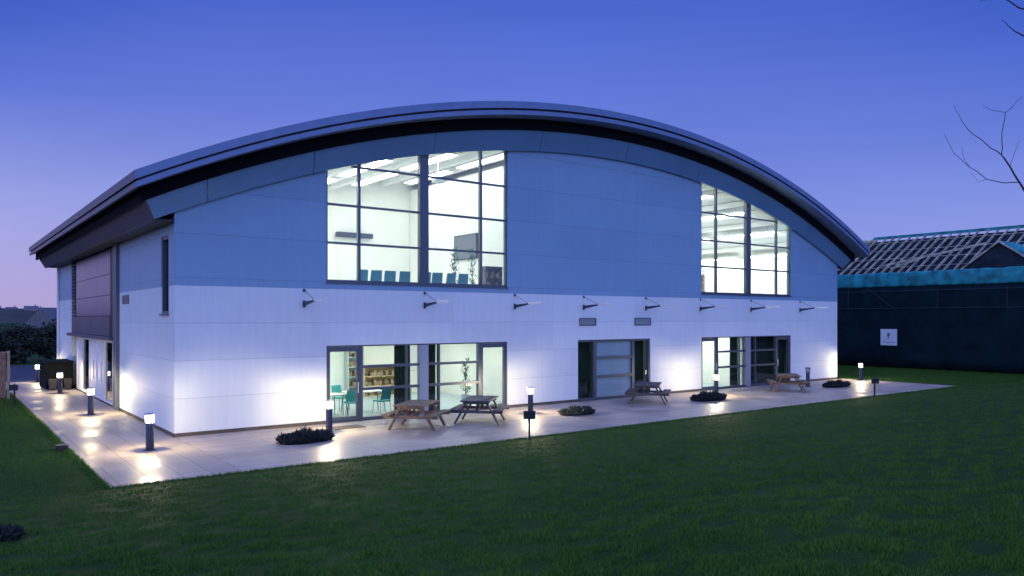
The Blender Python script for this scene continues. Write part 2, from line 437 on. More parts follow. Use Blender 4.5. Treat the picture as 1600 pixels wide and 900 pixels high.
# ------------------------------------------------------------------ the arched building
B = thing("arched_building", "long white and grey two storey hall under a curved metal roof", "building")
XL, XR, YB = 0.0, 34.2, 24.4
XM = 17.05
def arc(ztop, R, x):
    return ztop - R + math.sqrt(R * R - (x - XM) ** 2)
def wall_top(x): return arc(9.86, 42.2, min(max(x, -.6), 34.7)) + .22
def lin(a, b, n): return [a + (b - a) * i / n for i in range(n + 1)]
BR = [0, 4.5, 11.6, 15.1, 19.3, 22.7, 29.8, 34.2]
XS = sorted(set(sum([lin(BR[i], BR[i + 1], max(1, round((BR[i + 1] - BR[i]) / .6))) for i in range(7)], [])))
def in_open(x): return 4.5 < x < 11.6 or 22.7 < x < 29.8
def in_low(x): return in_open(x) or 15.1 < x < 19.3
# front wall (Y=0), lower white and upper grey cladding
lo, up = MB(), MB()
for a, b in zip(XS, XS[1:]):
    c = (a + b) / 2
    for z0, z1 in ((.1, 2.45), (2.45, 4.24)):
        if z1 < 3 and in_low(c): continue
        lo.add([(a, 0, z0), (b, 0, z0), (b, 0, z1), (a, 0, z1)], [(0, 1, 2, 3)])
    up.add([(a, -.004, 4.24), (b, -.004, 4.24), (b, -.004, 4.46), (a, -.004, 4.46)], [(0, 1, 2, 3)])
    if not in_open(c):
        up.add([(a, -.004, 4.46), (b, -.004, 4.46), (b, -.004, wall_top(b)), (a, -.004, wall_top(a))], [(0, 1, 2, 3)])
def wall_solid(mb, name, m, inward):
    o = mb.build(name, m, B, weld=True)
    # face normals outwards, then thicken inwards
    me = o.data; bm = bmesh.new(); bm.from_mesh(me)
    for f in bm.faces:
        if f.normal.dot(Vector(inward)) > 0: f.normal_flip()
    r = bmesh.ops.extrude_face_region(bm, geom=bm.faces[:])
    vs = [e for e in r["geom"] if isinstance(e, bmesh.types.BMVert)]
    bmesh.ops.translate(bm, verts=vs, vec=Vector(inward) * .26)
    bmesh.ops.recalc_face_normals(bm, faces=bm.faces)
    bm.to_mesh(me); bm.free()
    return o
wall_solid(lo, "lower_cladding", "lower", (0, 1, 0))
wall_solid(up, "upper_cladding", "upper", (0, 1, 0))
# left wall (X=0): slit window at 0.6..1.55, glazed bay 7.8..19.7
lo, up = MB(), MB()
YS = [.262, .62, 1.5, 7.8, 19.7, 24.4]
ZT = 6.35
for a, b in zip(YS, YS[1:]):
    if a == 7.8:
        wall_solid(lo, "lower_cladding", "lower", (1, 0, 0)); wall_solid(up, "upper_cladding", "upper", (1, 0, 0))
        lo, up = MB(), MB(); continue
    slit = a == .62
    for z0, z1, mb in ((.1, 3.45, lo), (3.45, 4.24, lo), (4.24, 5.68, up), (5.68, ZT, up)):
        if slit and 3.4 < z0 < 5.6: continue
        x = 0.0 if mb is lo else -.004
        mb.add([(x, a, z0), (x, b, z0), (x, b, z1), (x, a, z1)], [(0, 1, 2, 3)])
# the corner return of the front wall
wall_solid(lo, "lower_cladding", "lower", (1, 0, 0))
wall_solid(up, "upper_cladding", "upper", (1, 0, 0))
# far walls
each("lower_cladding", "lower", B, [(33.94, 34.2, .262, 24.4, .1, 4.24), (.262, 33.94, 24.14, 24.4, .1, 4.24)])
MB().box(33.94, 34.204, .262, 24.4, 4.24, 6.35).build("upper_cladding", "upper", B)
m = MB()
for a, b in zip(XS, XS[1:]):
    if b <= 33.9: 
        a_ = max(a, .262)
        m.add([(a_, 24.4, 4.24), (b, 24.4, 4.24), (b, 24.4, wall_top(b)), (a_, 24.4, wall_top(a_)), (a_, 24.14, 4.24), (b, 24.14, 4.24), (b, 24.14, wall_top(b)), (a_, 24.14, wall_top(a_))],
              [(0, 1, 2, 3), (7, 6, 5, 4), (0, 3, 7, 4), (1, 5, 6, 2), (3, 2, 6, 7), (0, 4, 5, 1)])
m.build("upper_cladding", "upper", B)
each("plinth", "plinth", B, [(.03, 4.5, .03, .25, -.05, .1), (11.6, 15.1, .03, .25, -.05, .1), (19.3, 22.7, .03, .25, -.05, .1), (29.8, 34.17, .03, .25, -.05, .1), (.03, .25, .251, 7.8, -.05, .1), (.03, .25, 19.7, 24.37, -.05, .1)])

# roof layers: prisms swept along the arc
def arc_prism(x0, x1, y0, y1, zt, R, th, n=48):
    m = MB(); v = []
    for x in lin(x0, x1, n):
        z = arc(zt, R, x)
        v += [(x, y0, z), (x, y1, z), (x, y1, z - th), (x, y0, z - th)]
    f = [(0, 1, 2, 3), tuple(4 * n + i for i in (3, 2, 1, 0))]
    for i in range(n):
        a, b = 4 * i, 4 * i + 4
        f += [(a + k, a + (k + 1) % 4, b + (k + 1) % 4, b + k) for k in range(4)]
    return m.add(v, f)
def eaves(o):
    o.data.materials.append(MT["fascia_side"])  # end faces take the shade-toned side colour
    for p_ in o.data.polygons:
        if abs(p_.normal.x) > .95: p_.material_index = 1; p_.use_smooth = False
    return o
roof = arc_prism(-1.25, 35.35, -1.25, 25.65, 11.42, 41.0, .24).build("roof", "trim", B, smooth=True); eaves(roof)
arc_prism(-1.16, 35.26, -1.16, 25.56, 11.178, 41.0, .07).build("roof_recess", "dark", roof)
eaves(arc_prism(-1.22, 35.32, -1.22, 25.62, 11.106, 41.1, .15).build("roof_edge", "trim", roof, smooth=True))
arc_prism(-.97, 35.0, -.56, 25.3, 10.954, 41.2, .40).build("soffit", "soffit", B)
# sloping fascia band below, panels with open joints
def ft(x): return arc(10.6, 42.0, x)
def fb(x): return arc(9.86, 42.2, x)
cuts = [-1, .75, 3.9, 8.2, 12.9, 17.5, 22.1, 26.6, 30.9, 35.1]
m = MB()
for i, (a, b) in enumerate(zip(cuts, cuts[1:])):
    ta, tb = (a if i else -.93), (b if i < len(cuts) - 2 else 34.95)
    ba, bb = (a + .12 if i else -.6), (b + .12 if i < len(cuts) - 2 else 34.55)
    g = .012
    n = 8
    v = []
    for k in range(n + 1):
        s = k / n
        xt = ta + g + (tb - ta - 2 * g) * s; xb = ba + g + (bb - ba - 2 * g) * s
        v += [(xt, -.52, ft(xt)), (xb, -.13, fb(xb))]
    for k in range(n + 1):
        xt, xb = v[2 * k][0], v[2 * k + 1][0]
        v += [(xt, -.45, ft(xt)), (xb, -.06, fb(xb))]
    q = 2 * (n + 1)
    f = []
    for k in range(n):
        a0 = 2 * k
        f += [(a0, a0 + 1, a0 + 3, a0 + 2), (q + a0, q + a0 + 2, q + a0 + 3, q + a0 + 1), (a0, a0 + 2, q + a0 + 2, q + a0), (a0 + 1, q + a0 + 1, q + a0 + 3, a0 + 3)]
    f += [(0, q, q + 1, 1), (2 * n, 2 * n + 1, q + 2 * n + 1, q + 2 * n)]
    m.add(v, f)
m.build("fascia", "fascia", B)
# bottom closer between fascia and wall, and the left and right fascias
m = MB()
for a, b in zip(lin(-.6, 34.55, 40), lin(-.6, 34.55, 40)[1:]):
    m.add([(a, -.131, fb(a) + .012), (b, -.131, fb(b) + .012), (b, -.01, fb(b) + .012), (a, -.01, fb(a) + .012)] +
          [(a, -.131, fb(a) + .05), (b, -.131, fb(b) + .05), (b, -.01, fb(b) + .05), (a, -.01, fb(a) + .05)],
          [(0, 3, 2, 1), (4, 5, 6, 7), (0, 1, 5, 4), (2, 3, 7, 6), (1, 2, 6, 5), (0, 4, 7, 3)])
m.build("fascia_closer", "dark", B)
def side_fascia(sx, xt, xb, xin, name, yc):
    m = MB()
    zt, zb = ft(xt), fb(xb)
    for a, b in zip(yc, yc[1:]):
        a_, b_ = a + .012, b - .012
        t = .07 * (1 if xin > xt else -1)
        ya, yb = a_, b_
        y0t = -.52 if a == yc[0] else ya; y0b = -.13 if a == yc[0] else ya
        m.add([(xt, y0t, zt), (xt, yb, zt), (xb, yb, zb), (xb, y0b, zb), (xt + t, y0t, zt), (xt + t, yb, zt), (xb + t, yb, zb), (xb + t, y0b, zb)],
              [(0, 1, 2, 3), (7, 6, 5, 4), (0, 4, 5, 1), (3, 2, 6, 7), (0, 3, 7, 4), (1, 5, 6, 2)])
    m.build(name, "fascia_side", B)
side_fascia(-1, -.93, -.6, 0, "side_fascia", [-.5, 6, 12.2, 18.5, 24.75])
side_fascia(1, 34.95, 34.55, 34, "side_fascia", [-.5, 6, 12.2, 18.5, 24.75])
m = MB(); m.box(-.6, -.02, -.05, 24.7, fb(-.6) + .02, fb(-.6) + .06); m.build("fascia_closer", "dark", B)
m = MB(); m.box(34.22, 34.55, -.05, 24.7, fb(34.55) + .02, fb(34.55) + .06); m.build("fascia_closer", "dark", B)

# inside shell
arc_prism(.27, 33.93, .262, 24.1, 10.35, 42.2, .06).build("inside_ceiling", "ceil", B)
m = MB()
x = 1.0
while x < 33.5:
    z = arc(10.285, 42.2, x) - .03
    m.box(x, x + .24, .3, 10.4, z - .24, z); x += 1.35
m.build("ceiling_ribs", "beam", B)
m = MB(); m.box(.265, 33.93, .265, 24.1, 3.78, 4.06); m.build("floor_slab", "white", B)
m = MB(); m.box(.265, 33.93, .265, 24.1, -.05, .02); m.build("ground_floor", "floorin", B)
m = MB()
for a, b in zip(lin(.4, 33.8, 40), lin(.4, 33.8, 40)[1:]):      # back wall upstairs
    ta, tb = arc(10.2, 42.2, a), arc(10.2, 42.2, b)
    m.add([(a, 10.5, 4.065), (b, 10.5, 4.065), (b, 10.5, tb), (a, 10.5, ta)], [(0, 1, 2, 3)])
m.build("partition", "wallin", B, weld=True, solid=-.15)
each("partition", "wallin", B, [(x, x + .15, .3, 10.45, 4.065, 9.6) for x in (13.4, 21.4)] + [(.5, .6, .3, 10.45, 4.065, 6.85), (33.5, 33.6, .3, 10.45, 4.065, 6.85)])
each("partition", "wallin", B, [(.3, 33.9, 7.2, 7.35, .022, 3.775)] + [(x, x + .12, .3, 7.195, .022, 3.775) for x in (3.7, 12.6, 14.3, 20.2, 22.0, 26.15, 30.6)])
each("lowered_ceiling", "ceil", B, [(3.83, 12.59, .3, 7.19, 2.72, 2.76), (22.13, 26.14, .3, 7.19, 2.72, 2.76), (14.43, 20.19, .3, 7.19, 2.72, 2.76)])

# windows
def frame_window(x0, top, cols, rows, wide=None):
    """upper window: frame with mullions, one pane sheet behind"""
    fr = MB(); y0, y1 = .05, .17
    zs = 4.46
    for i, x in enumerate(cols):
        w = .17 if x == wide else .045
        zt_ = fb(x) + .2
        if i == 0: a, b = x, x + .06
        elif i == len(cols) - 1: a, b = x - .06, x
        else: a, b = x - w, x + w
        if x == wide: a, b = x - .17, x + .17
        fr.box(a, b, y0 - (.05 if x == wide else 0), y1, zs, zt_)
    fr.box(cols[0] + .062, cols[-1] - .062, y0 - .012, y1 + .01, zs, zs + .08)
    for z in rows:
        # only where the arch leaves room
        a, b = cols[0] + .062, cols[-1] - .062
        while fb(a) < z + .02 and a < b: a += .05
        while fb(b) < z + .02 and b > a: b -= .05
        if b - a > .3: fr.box(a, b, y0 + .006, y1 - .01, z - .035, z + .035)
    f = fr.build("window", "frame", B)
    g = MB()
    for a, b in zip(lin(cols[0] + .05, cols[-1] - .05, 16), lin(cols[0] + .05, cols[-1] - .05, 16)[1:]):
        g.add([(a, .11, zs + .05), (b, .11, zs + .05), (b, .11, fb(b) + .18), (a, .11, fb(a) + .18)], [(0, 1, 2, 3)])
    g.build("pane", "glass", f, weld=True, solid=.012)
    s = MB(); s.box(cols[0] - .03, cols[-1] + .03, -.05, .048, zs - .045, zs - .004); s.build("sill", "frame", f)
c1 = [4.5, 5.65, 8.05, 10.45, 11.6]; c2 = [c + 18.2 for c in c1]
frame_window(4.5, 0, c1, [5.71, 6.93, 8.2], 8.05)
frame_window(22.7, 0, c2, [5.71, 6.93, 8.2], 26.25)
def glazed_door(x0, x1, hinge):
    d = MB(); w = .09
    d.box(x0, x0 + w, .06, .13, .03, 2.40); d.box(x1 - w, x1, .06, .13, .03, 2.40)
    d.box(x0 + w, x1 - w, .062, .128, 2.25, 2.40); d.box(x0 + w, x1 - w, .062, .128, .03, .16)
    o = d.build("door", "frame", B, bevel=.006)
    g = MB(); g.box(x0 + w - .02, x1 - w + .02, .09, .10, .14, 2.27); g.build("pane", "glass", o)
    hx = x1 - .05 if hinge < 0 else x0 + .05
    h = MB(); h.tube([(hx, .02, .9), (hx, .02, 1.25)], .015, 8); h.bar((hx, .06, .95), (hx, .02, .95), .02, .02); h.bar((hx, .06, 1.2), (hx, .02, 1.2), .02, .02)
    h.build("handle", "alu", o)
def low_unit(x0):
    fr = MB()
    x1, x2, xm, x3, x4 = x0 + 1.15, x0 + 1.2, x0 + 3.55, x0 + 5.9, x0 + 7.1
    fr.box(x0, x0 + .05, .04, .2, .02, 2.45); fr.box(x4 - .05, x4, .04, .2, .02, 2.45)
    fr.box(x0 + .05, x4 - .05, .042, .198, 2.405, 2.45)
    fr.box(x1, x1 + .12, .044, .196, .02, 2.405); fr.box(x4 - 1.27, x4 - 1.15, .044, .196, .02, 2.405)
    for a, b in ((x1 + .12, xm - .17), (xm + .17, x4 - 1.27)):
        fr.box(a, b, .05, .19, 1.70, 1.79); fr.box(a, b, .05, .19, .97, 1.06); fr.box(a, b, .05, .19, .02, .10)
        sx = a + (b - a) * (.78 if a < xm else .22)
        fr.box(sx - .03, sx + .03, .055, .185, .10, .97); fr.box(sx - .03, sx + .03, .055, .185, 1.06, 1.70); fr.box(sx - .03, sx + .03, .055, .185, 1.79, 2.405)
    f = fr.build("window", "frame", B)
    p = MB(); p.box(xm - .17, xm + .17, .01, .2, .02, 2.404); p.build("centre_post", "post", f)
    g = MB(); g.box(x1 + .1, xm - .15, .11, .12, .08, 2.42); g.build("pane", "glass", f)
    g = MB(); g.box(xm + .15, x4 - 1.25, .11, .12, .08, 2.42); g.build("pane", "glass", f)
    glazed_door(x0 + .055, x1 - .005, -1); glazed_door(x4 - 1.145, x4 - .055, 1)
low_unit(4.5); low_unit(22.7)
# middle unit: two dark side lights, blind panel in three sections
fr = MB()
fr.box(15.1, 15.16, .04, .2, .02, 2.45); fr.box(19.24, 19.3, .04, .2, .02, 2.45); fr.box(15.16, 19.24, .042, .198, 2.36, 2.45)
fr.box(16.0, 16.16, .044, .196, .02, 2.36); fr.box(18.22, 18.36, .044, .196, .02, 2.36); fr.box(16.16, 18.22, .05, .19, .02, .1)
fr.box(16.16, 18.22, .05, .19, 1.66, 1.75); fr.box(16.16, 18.22, .05, .19, .9, .99); fr.box(15.16, 16.0, .05, .19, .02, .1); fr.box(18.36, 19.24, .05, .19, .02, .1)
f = fr.build("window", "frame", B)
g = MB(); g.box(15.16, 16.0, .11, .12, .1, 2.36); g.build("pane", "glass", f)
g = MB(); g.box(18.36, 19.24, .11, .12, .1, 2.36); g.build("pane", "glass", f)
each("blind", "frost", f, [(16.16, 18.22, .13, .14, .1, .9), (16.16, 18.22, .13, .14, .99, 1.66), (16.16, 18.22, .13, .14, 1.75, 2.36)])
g = MB(); g.box(16.16, 18.22, .10, .108, .1, 2.36); g.build("pane", "glass", f)
# added dark cloth behind the glass, for unlit rooms and reflected lawn
def dark_pane_cloth(x0, x1, y, z0, z1, parent):
    m = MB(); n = max(6, int((x1 - x0) / .03)); v = []
    for i in range(n + 1):
        x = x0 + (x1 - x0) * i / n; yy = y + .025 * math.sin(i * 1.1)
        v += [(x, yy, z0), (x, yy, z1)]
    m.add(v, [(2 * i, 2 * i + 2, 2 * i + 3, 2 * i + 1) for i in range(n)])
    return m.build("dark_pane_cloth", "dark_pane_cloth", parent, solid=.006, smooth=True)
dark_pane_cloth(7.1, 7.72, .4, .05, 2.6, B); dark_pane_cloth(8.15, 8.75, .4, .05, 2.6, B)
dark_pane_cloth(25.3, 26.05, .4, .05, 2.6, B); dark_pane_cloth(26.33, 28.9, .42, .05, 2.6, B); dark_pane_cloth(28.95, 29.8, .42, .05, 2.6, B)
dark_pane_cloth(15.1, 16.1, .45, .05, 2.6, B); dark_pane_cloth(18.62, 19.3, .45, .05, 2.6, B)
each("strip_light", "tube_dim", B, [(18.4, 18.48, .5, .56, .75, 1.6), (18.4, 18.48, .5, .56, 1.7, 2.2)])

# vents on the front wall and the left wall
def vent(parent, x0, x1, z0, z1):
    m = MB(); m.box(x0, x1, -.03, -.005, z1 - .03, z1); m.box(x0, x1, -.03, -.005, z0, z0 + .03)
    m.box(x0, x0 + .03, -.03, -.005, z0 + .03, z1 - .03); m.box(x1 - .03, x1, -.03, -.005, z0 + .03, z1 - .03)
    f = m.build("vent", "louvre", parent)
    s = MB(); n = 5
    for k in range(n):
        z = z0 + .03 + (z1 - z0 - .06) * (k + .5) / n
        s.bar((x0 + .03, -.016, z), (x1 - .03, -.016, z), .02, .02)
    s.build("louvre_slats", "louvre", f)
vent(B, 15.17, 16.08, 3.02, 3.33); vent(B, 18.3, 19.3, 3.02, 3.34)
m = MB(); m.box(-.03, -.003, 6.15, 7.2, 3.82, 4.12)
m.build("vent", "louvre", B)
# slit window in the left wall
f = MB(); f.box(.03, .2, .62, .68, 3.45, 5.68); f.box(.03, .2, 1.44, 1.5, 3.45, 5.68); f.box(.032, .198, .68, 1.44, 3.45, 3.52); f.box(.032, .198, .68, 1.44, 5.6, 5.68)
f = f.build("window", "frame", B); g = MB(); g.box(.12, .13, .66, 1.46, 3.5, 5.62); g.build("pane", "glass_dark", f)
s = MB(); s.box(-.06, .03, .58, 1.54, 3.40, 3.445); s.build("sill", "frame", f)

# left bay: column, recess, mirrored glazing, louvre strip, canopy, glazed entrance
m = MB(); m.box(-.10, .22, 7.95, 8.55, 0.0, 6.05); m.build("column", "louvre", B, bevel=.01)
m = MB(); m.box(.24, .3, 7.75, 19.75, 0.02, 6.3); m.build("bay_backing", "dark", B)
m = MB(); m.box(.02, .2, 8.62, 9.7, 2.62, 6.2); m.build("recess_panel", "dark", B)
bay = MB()
for z0, z1 in ((3.42, 4.2), (4.22, 5.0), (5.02, 5.95)):
    for a, b in ((9.75, 12.6), (12.62, 15.5), (15.52, 18.4)): bay.box(.02, .06, a, b, z0, z1)
bay.build("bay_glazing", "spandrel", B)
m = MB()
for a, b in ((9.75, 14.0), (14.02, 18.4), (18.42, 19.68)): m.box(.0, .06, a, b, 2.64, 3.4)
m.build("bay_panel", "fascia_side", B)
m = MB()
for k in range(16):
    z = 3.45 + k * .16; m.bar((.03, 18.45, z), (.03, 19.66, z), .09, .05)
m.build("louvre_slats", "dark", B)
m = MB(); m.box(-.22, .2, 8.6, 19.7, 2.50, 2.63); m.build("canopy", "fascia_side", B, bevel=.01)
ent = MB()
for y in (9.3, 11.1, 12.9, 14.7, 16.5, 18.3): ent.box(.03, .15, y - .09, y + .09, .03, 2.50)
ent.box(.035, .145, 9.39, 18.21, 2.38, 2.499); ent.box(.035, .145, 9.39, 18.21, .03, .13)
ent = ent.build("entrance_screen", "white", B, bevel=.006)
each("pane", "glass_dark", ent, [(.08, .09, y, y + 1.62, .13, 2.38) for y in (9.39, 14.79)])
each("door_leaf", "white", ent, [(.06, .10, y, y + 1.62, .13, 2.38) for y in (11.19, 12.99, 16.59)])
for y in (11.35, 13.15): MB().tube([(-.03, y, .8), (-.03, y, 1.6)], .02, 8).build("handle", "alu", ent)
# pale corner trim and downpipe at the far end
m = MB(); m.tube([(-.07, 24.1, 0.02), (-.07, 24.1, 6.0)], .06, 10); m.build("downpipe", "white", B, smooth=True)

# ------------------------------------------------------------------ inside things
def pendant(loc, length, rz, label, group, w=.3):
    t = thing("pendant_light", label, "ceiling light", loc, rz, group)
    m = MB(); m.box(-length / 2, length / 2, -w / 2, w / 2, 0, .05); m.build("housing", "alu", t)
    m = MB(); m.box(-length / 2 + .02, length / 2 - .02, -w / 2 + .02, w / 2 - .02, -.03, -.001); m.build("diffuser", "tube", t)
    for x in (-length * .35, length * .35): MB().tube([(x, 0, .05), (x, 0, .28)], .008, 6).build("hanger", "steel", t)
    return t
UP = [(x, y) for x in (1.8, 4.5, 7.2, 9.9, 12.6, 22.05, 24.75, 27.45, 30.15, 32.85) for y in (2.9, 7.4)]
NTH = ["first", "second", "third", "fourth", "fifth"]
for i, (x, y) in enumerate(UP):
    left = x < 14
    t = pendant((x, y, arc(10.0, 42.2, x) - .03), 3.6, PI / 2,
            NTH[(i // 2) % 5] + " white ceiling strip light from the entrance side, " + ("near the glass" if y < 5 else "deeper in") + (", larger upper window" if left else ", smaller upper window"),
            "strip lights upstairs behind the " + ("larger" if left else "smaller") + " window", .46)
for i, (x, y) in enumerate([(5.4, 1.9), (8.0, 1.9), (10.7, 1.9), (5.4, 5.0), (8.0, 5.0), (10.7, 5.0), (23.3, 1.9), (25.1, 1.9), (24.2, 5.0)]):
    left = x < 14
    t = thing("ceiling_light", "ceiling panel " + (["over the pale table at the glazed door", "behind the dark panes", "behind the last glazed door", "deep in behind the first door", "deep in behind the dark panes", "deep in near the low pine shelf"][i] + ", large ground floor window" if left else ["nearest the lit door", "beside the dark panes", "deepest"][i - 6] + ", small lit room behind the round shrub"), "ceiling light", (x, y, 2.66), 0,
              "ceiling panels downstairs in the " + ("large" if left else "small") + " lit room")
    m = MB(); m.box(-.62, .62, -.32, .32, .02, .058); m.build("housing", "alu", t)
    m = MB(); m.box(-.58, .58, -.28, .28, -.005, .019); m.build("diffuser", "panel", t)

def chair(label, group, m_="teal"):
    t = thing("chair", label, "chair", (0, 0, 0), 0, group)
    MB().box(-.22, .22, -.22, .22, .43, .48).build("seat", m_, t, bevel=.015)
    m = MB(); m.add([(-.21, .20, .5), (.21, .20, .5), (.20, .27, .88), (-.20, .27, .88), (-.21, .23, .5), (.21, .23, .5), (.20, .30, .88), (-.20, .30, .88)],
                    [(0, 1, 2, 3), (7, 6, 5, 4), (0, 4, 5, 1), (3, 2, 6, 7), (0, 3, 7, 4), (1, 5, 6, 2)]); m.build("backrest", m_, t, bevel=.012)
    for sx in (-1, 1):
        MB().tube([(.2 * sx, -.19, .43), (.22 * sx, -.23, 0)], .012, 8).build("leg", "chrome", t)
        MB().tube([(.19 * sx, .26, .8), (.2 * sx, .19, .43), (.22 * sx, .25, 0)], .012, 8).build("leg", "chrome", t)
    return t
GR = "teal chairs standing in a row at the upper window"
ORD = ["next to", "second from", "third from", "fourth from"]
ch = chair("teal chair", GR)
first = True
for i, x in enumerate([7.7, 7.15, 6.6, 6.05, 8.5, 9.0, 9.55, 10.1]):
    c = ch if first else copy_tree(ch); first = False
    c["label"] = "teal chair upstairs, " + ORD[i % 4] + " the centre post on the " + ("plant side" if i > 3 else "far side from the plants")
    c.location = (x, .95 + rnd.uniform(-.05, .05), 4.06); c.rotation_euler = (0, 0, PI + rnd.uniform(-.15, .15))
def desk(loc, rz, label, L=1.4, Wd=.7, mt="tabletop"):
    t = thing("table", label, "table", loc, rz)
    MB().box(-L / 2, L / 2, -Wd / 2, Wd / 2, .71, .74).build("tabletop", mt, t, bevel=.005)
    for sx in (-1, 1):
        for sy in (-1, 1): MB().tube([(sx * (L / 2 - .08), sy * (Wd / 2 - .07), .71), (sx * (L / 2 - .02), sy * (Wd / 2 - .02), 0)], .016, 8).build("leg", "steel", t)
    return t
desk((5.25, 1.5, .02), .3, "pale table with splayed dark legs just inside the first glazed door", 1.1)
desk((6.7, 1.9, .02), -.1, "pale table behind the three row window beside the first door")
desk((9.4, 2.6, .02), .1, "pale table behind the window beside the last glazed door")
for (x, y, r), lb in zip([(6.3, 2.9, .2), (5.9, 1.2, 2.9), (7.0, 1.1, 3.3)],
                         ["teal chair behind the table at the large ground floor window", "teal chair beside the first glazed door", "teal chair in front of the table near the dark panes"]):
    c = copy_tree(ch); c.location = (x, y, .02); c.rotation_euler = (0, 0, r); c["label"] = lb; c["group"] = "teal chairs downstairs"
def shelf(loc, rz, label, w, h, d, rows, m_="pine"):
    t = thing("bookshelf", label, "shelf", loc, rz)
    m = MB(); m.box(-w / 2, -w / 2 + .03, -d / 2, d / 2, 0, h); m.box(w / 2 - .03, w / 2, -d / 2, d / 2, 0, h); m.box(-w / 2 + .03, w / 2 - .03, d / 2 - .02, d / 2, 0, h); m.build("carcass", m_, t)
    for k in range(rows + 1):
        z = k * (h - .03) / rows; MB().box(-w / 2 + .031, w / 2 - .031, -d / 2 + .01, d / 2 - .021, z, z + .03).build("shelf", m_, t)
    m = MB()
    for k in range(rows):
        x = -w / 2 + .08; z = k * (h - .03) / rows + .03
        while x < w / 2 - .15:
            b = rnd.uniform(.03, .12); m.box(x, x + b, -d / 2 + .05, d / 2 - .06, z, z + rnd.uniform(.12, .26)); x += b + rnd.choice((0.005, .01, .12))
    m.build("books", mat("book_mix", (.22, .16, .10), .7, var=.7, scale=6), t)
shelf((9.9, 6.9, .02), 0, "low pine shelf filled with brown things at the back of the large downstairs room", 1.6, 1.25, .4, 3)
shelf((8.75, 6.95, .02), 0, "tall narrow shelf at the back of the large downstairs room", .7, 2.1, .4, 5, "floorin")
# upstairs: projector hung, dark screens, tall plants, cupboard
t = thing("projector", "pale projector hung from the curved ceiling", "projector", (10.2, 2.6, 8.55))
MB().box(-.2, .2, -.16, .16, 0, .13).build("body", "alu", t, bevel=.02); MB().tube([(0, 0, .13), (0, 0, 1.1)], .025, 8).build("pole", "alu", t); MB().lathe([(.05, -.002), (.05, .03)], 12, (0, -.1)).build("lens", "black", t)
def plant(loc, label, h, seed):
    t = thing("indoor_plant", label, "plant", loc); g = random.Random(seed)
    MB().lathe([(.13, 0), (.18, .32), (.16, .32), (.15, .28)], 16).build("pot", "post", t, smooth=True)
    MB().tube([(0, 0, .25), (.02, 0, h * .5), (0, .03, h * .9)], [.02, .015, .008], 6).build("stem", "bark", t)
    m = MB()
    for k in range(170):
        z = g.uniform(.35, h); a = g.uniform(0, 2 * PI); r = g.uniform(.05, .3) * (1.05 - .5 * z / h); p = Vector((r * math.cos(a), r * math.sin(a), z)); q = p + Vector((g.uniform(-.1, .1), g.uniform(-.1, .1), g.uniform(-.04, .2))); s_ = Vector((-math.sin(a), math.cos(a), 0)) * .035
        m.add([p, (p + q) / 2 + s_, q, (p + q) / 2 - s_], [(0, 1, 2, 3)])
    m.build("leaves", mat("indoor_leaf", (.03, .10, .06), .5, var=.4), t)
plant((11.35, 3.2, 4.06), "tall green plant standing clear of the partition behind the large upper window", 2.0, 1)
plant((12.6, 3.8, 4.06), "tall green plant beside the partition behind the upper window", 2.1, 2)
t = thing("screen", "grey display screen on the wall behind the plants upstairs", "screen", (13.39, 5.4, 5.9)); MB().box(-.08, 0, -.9, .9, 0, 1.1).build("bezel", "black", t, bevel=.01); MB().box(-.088, -.081, -.85, .85, .05, 1.05).build("display", "louvre", t)
t = thing("ceiling_beam_cover", "dark bulkhead strip on the back wall upstairs", "bulkhead", (10.4, 10.49, 7.1)); MB().box(-.9, .9, -.25, 0, 0, .22).build("casing", "steel", t)
shelf((5.2, 4.5, 4.06), 0, "pale shelf with things behind the lower edge of the large upper window", .8, 1.5, .4, 4, "tabletop")
shelf((12.3, 2.0, 4.06), 0, "dark shelf beside the plants behind the large upper window", .8, 1.3, .4, 3, "wood2")
def board(loc, w, h, label, rz=0):
    t = thing("whiteboard", label, "board", loc, rz)
    MB().box(-w / 2, w / 2, -.03, 0, 0, h).build("board", "signw", t)
    each("frame", "alu", t, [(-w / 2 - .03, w / 2 + .03, -.035, 0, h, h + .03), (-w / 2 - .03, w / 2 + .03, -.035, 0, -.03, -.001)])
board((6.4, 10.49, 5.7), 2.2, 1.3, "wide white board on the back wall behind the large upper window")
board((11.9, 7.19, 1.0), 1.4, 1.1, "white board on the back wall of the large ground floor room")
plant((11.2, 2.2, .02), "leafy potted plant behind the last glazed door of the large ground floor window", 1.7, 3)
# right upstairs room: easel and coat stand
t = thing("coat_stand", "slim wooden coat stand behind the smaller upper window", "coat stand", (25.3, 2.0, 4.06))
MB().tube([(0, 0, .05), (0, 0, 1.75)], .025, 8).build("pole", "pine", t)
for k in range(4):
    a = k * PI / 2; MB().tube([(0, 0, .2), (.3 * math.cos(a), .3 * math.sin(a), 0)], .018, 6).build("foot", "pine", t)
    MB().tube([(0, 0, 1.6), (.14 * math.cos(a), .14 * math.sin(a), 1.62), (.17 * math.cos(a), .17 * math.sin(a), 1.72)], .012, 6).build("hook", "pine", t)
shelf((24.2, 6.0, 4.06), 0, "tan shelf at the back behind the smaller upper window", 1.2, 1.6, .4, 4)
shelf((28.6, 5.0, 4.06), 0, "pale shelf behind the lower half of the smaller upper window", .7, 1.7, .4, 4, "tabletop")

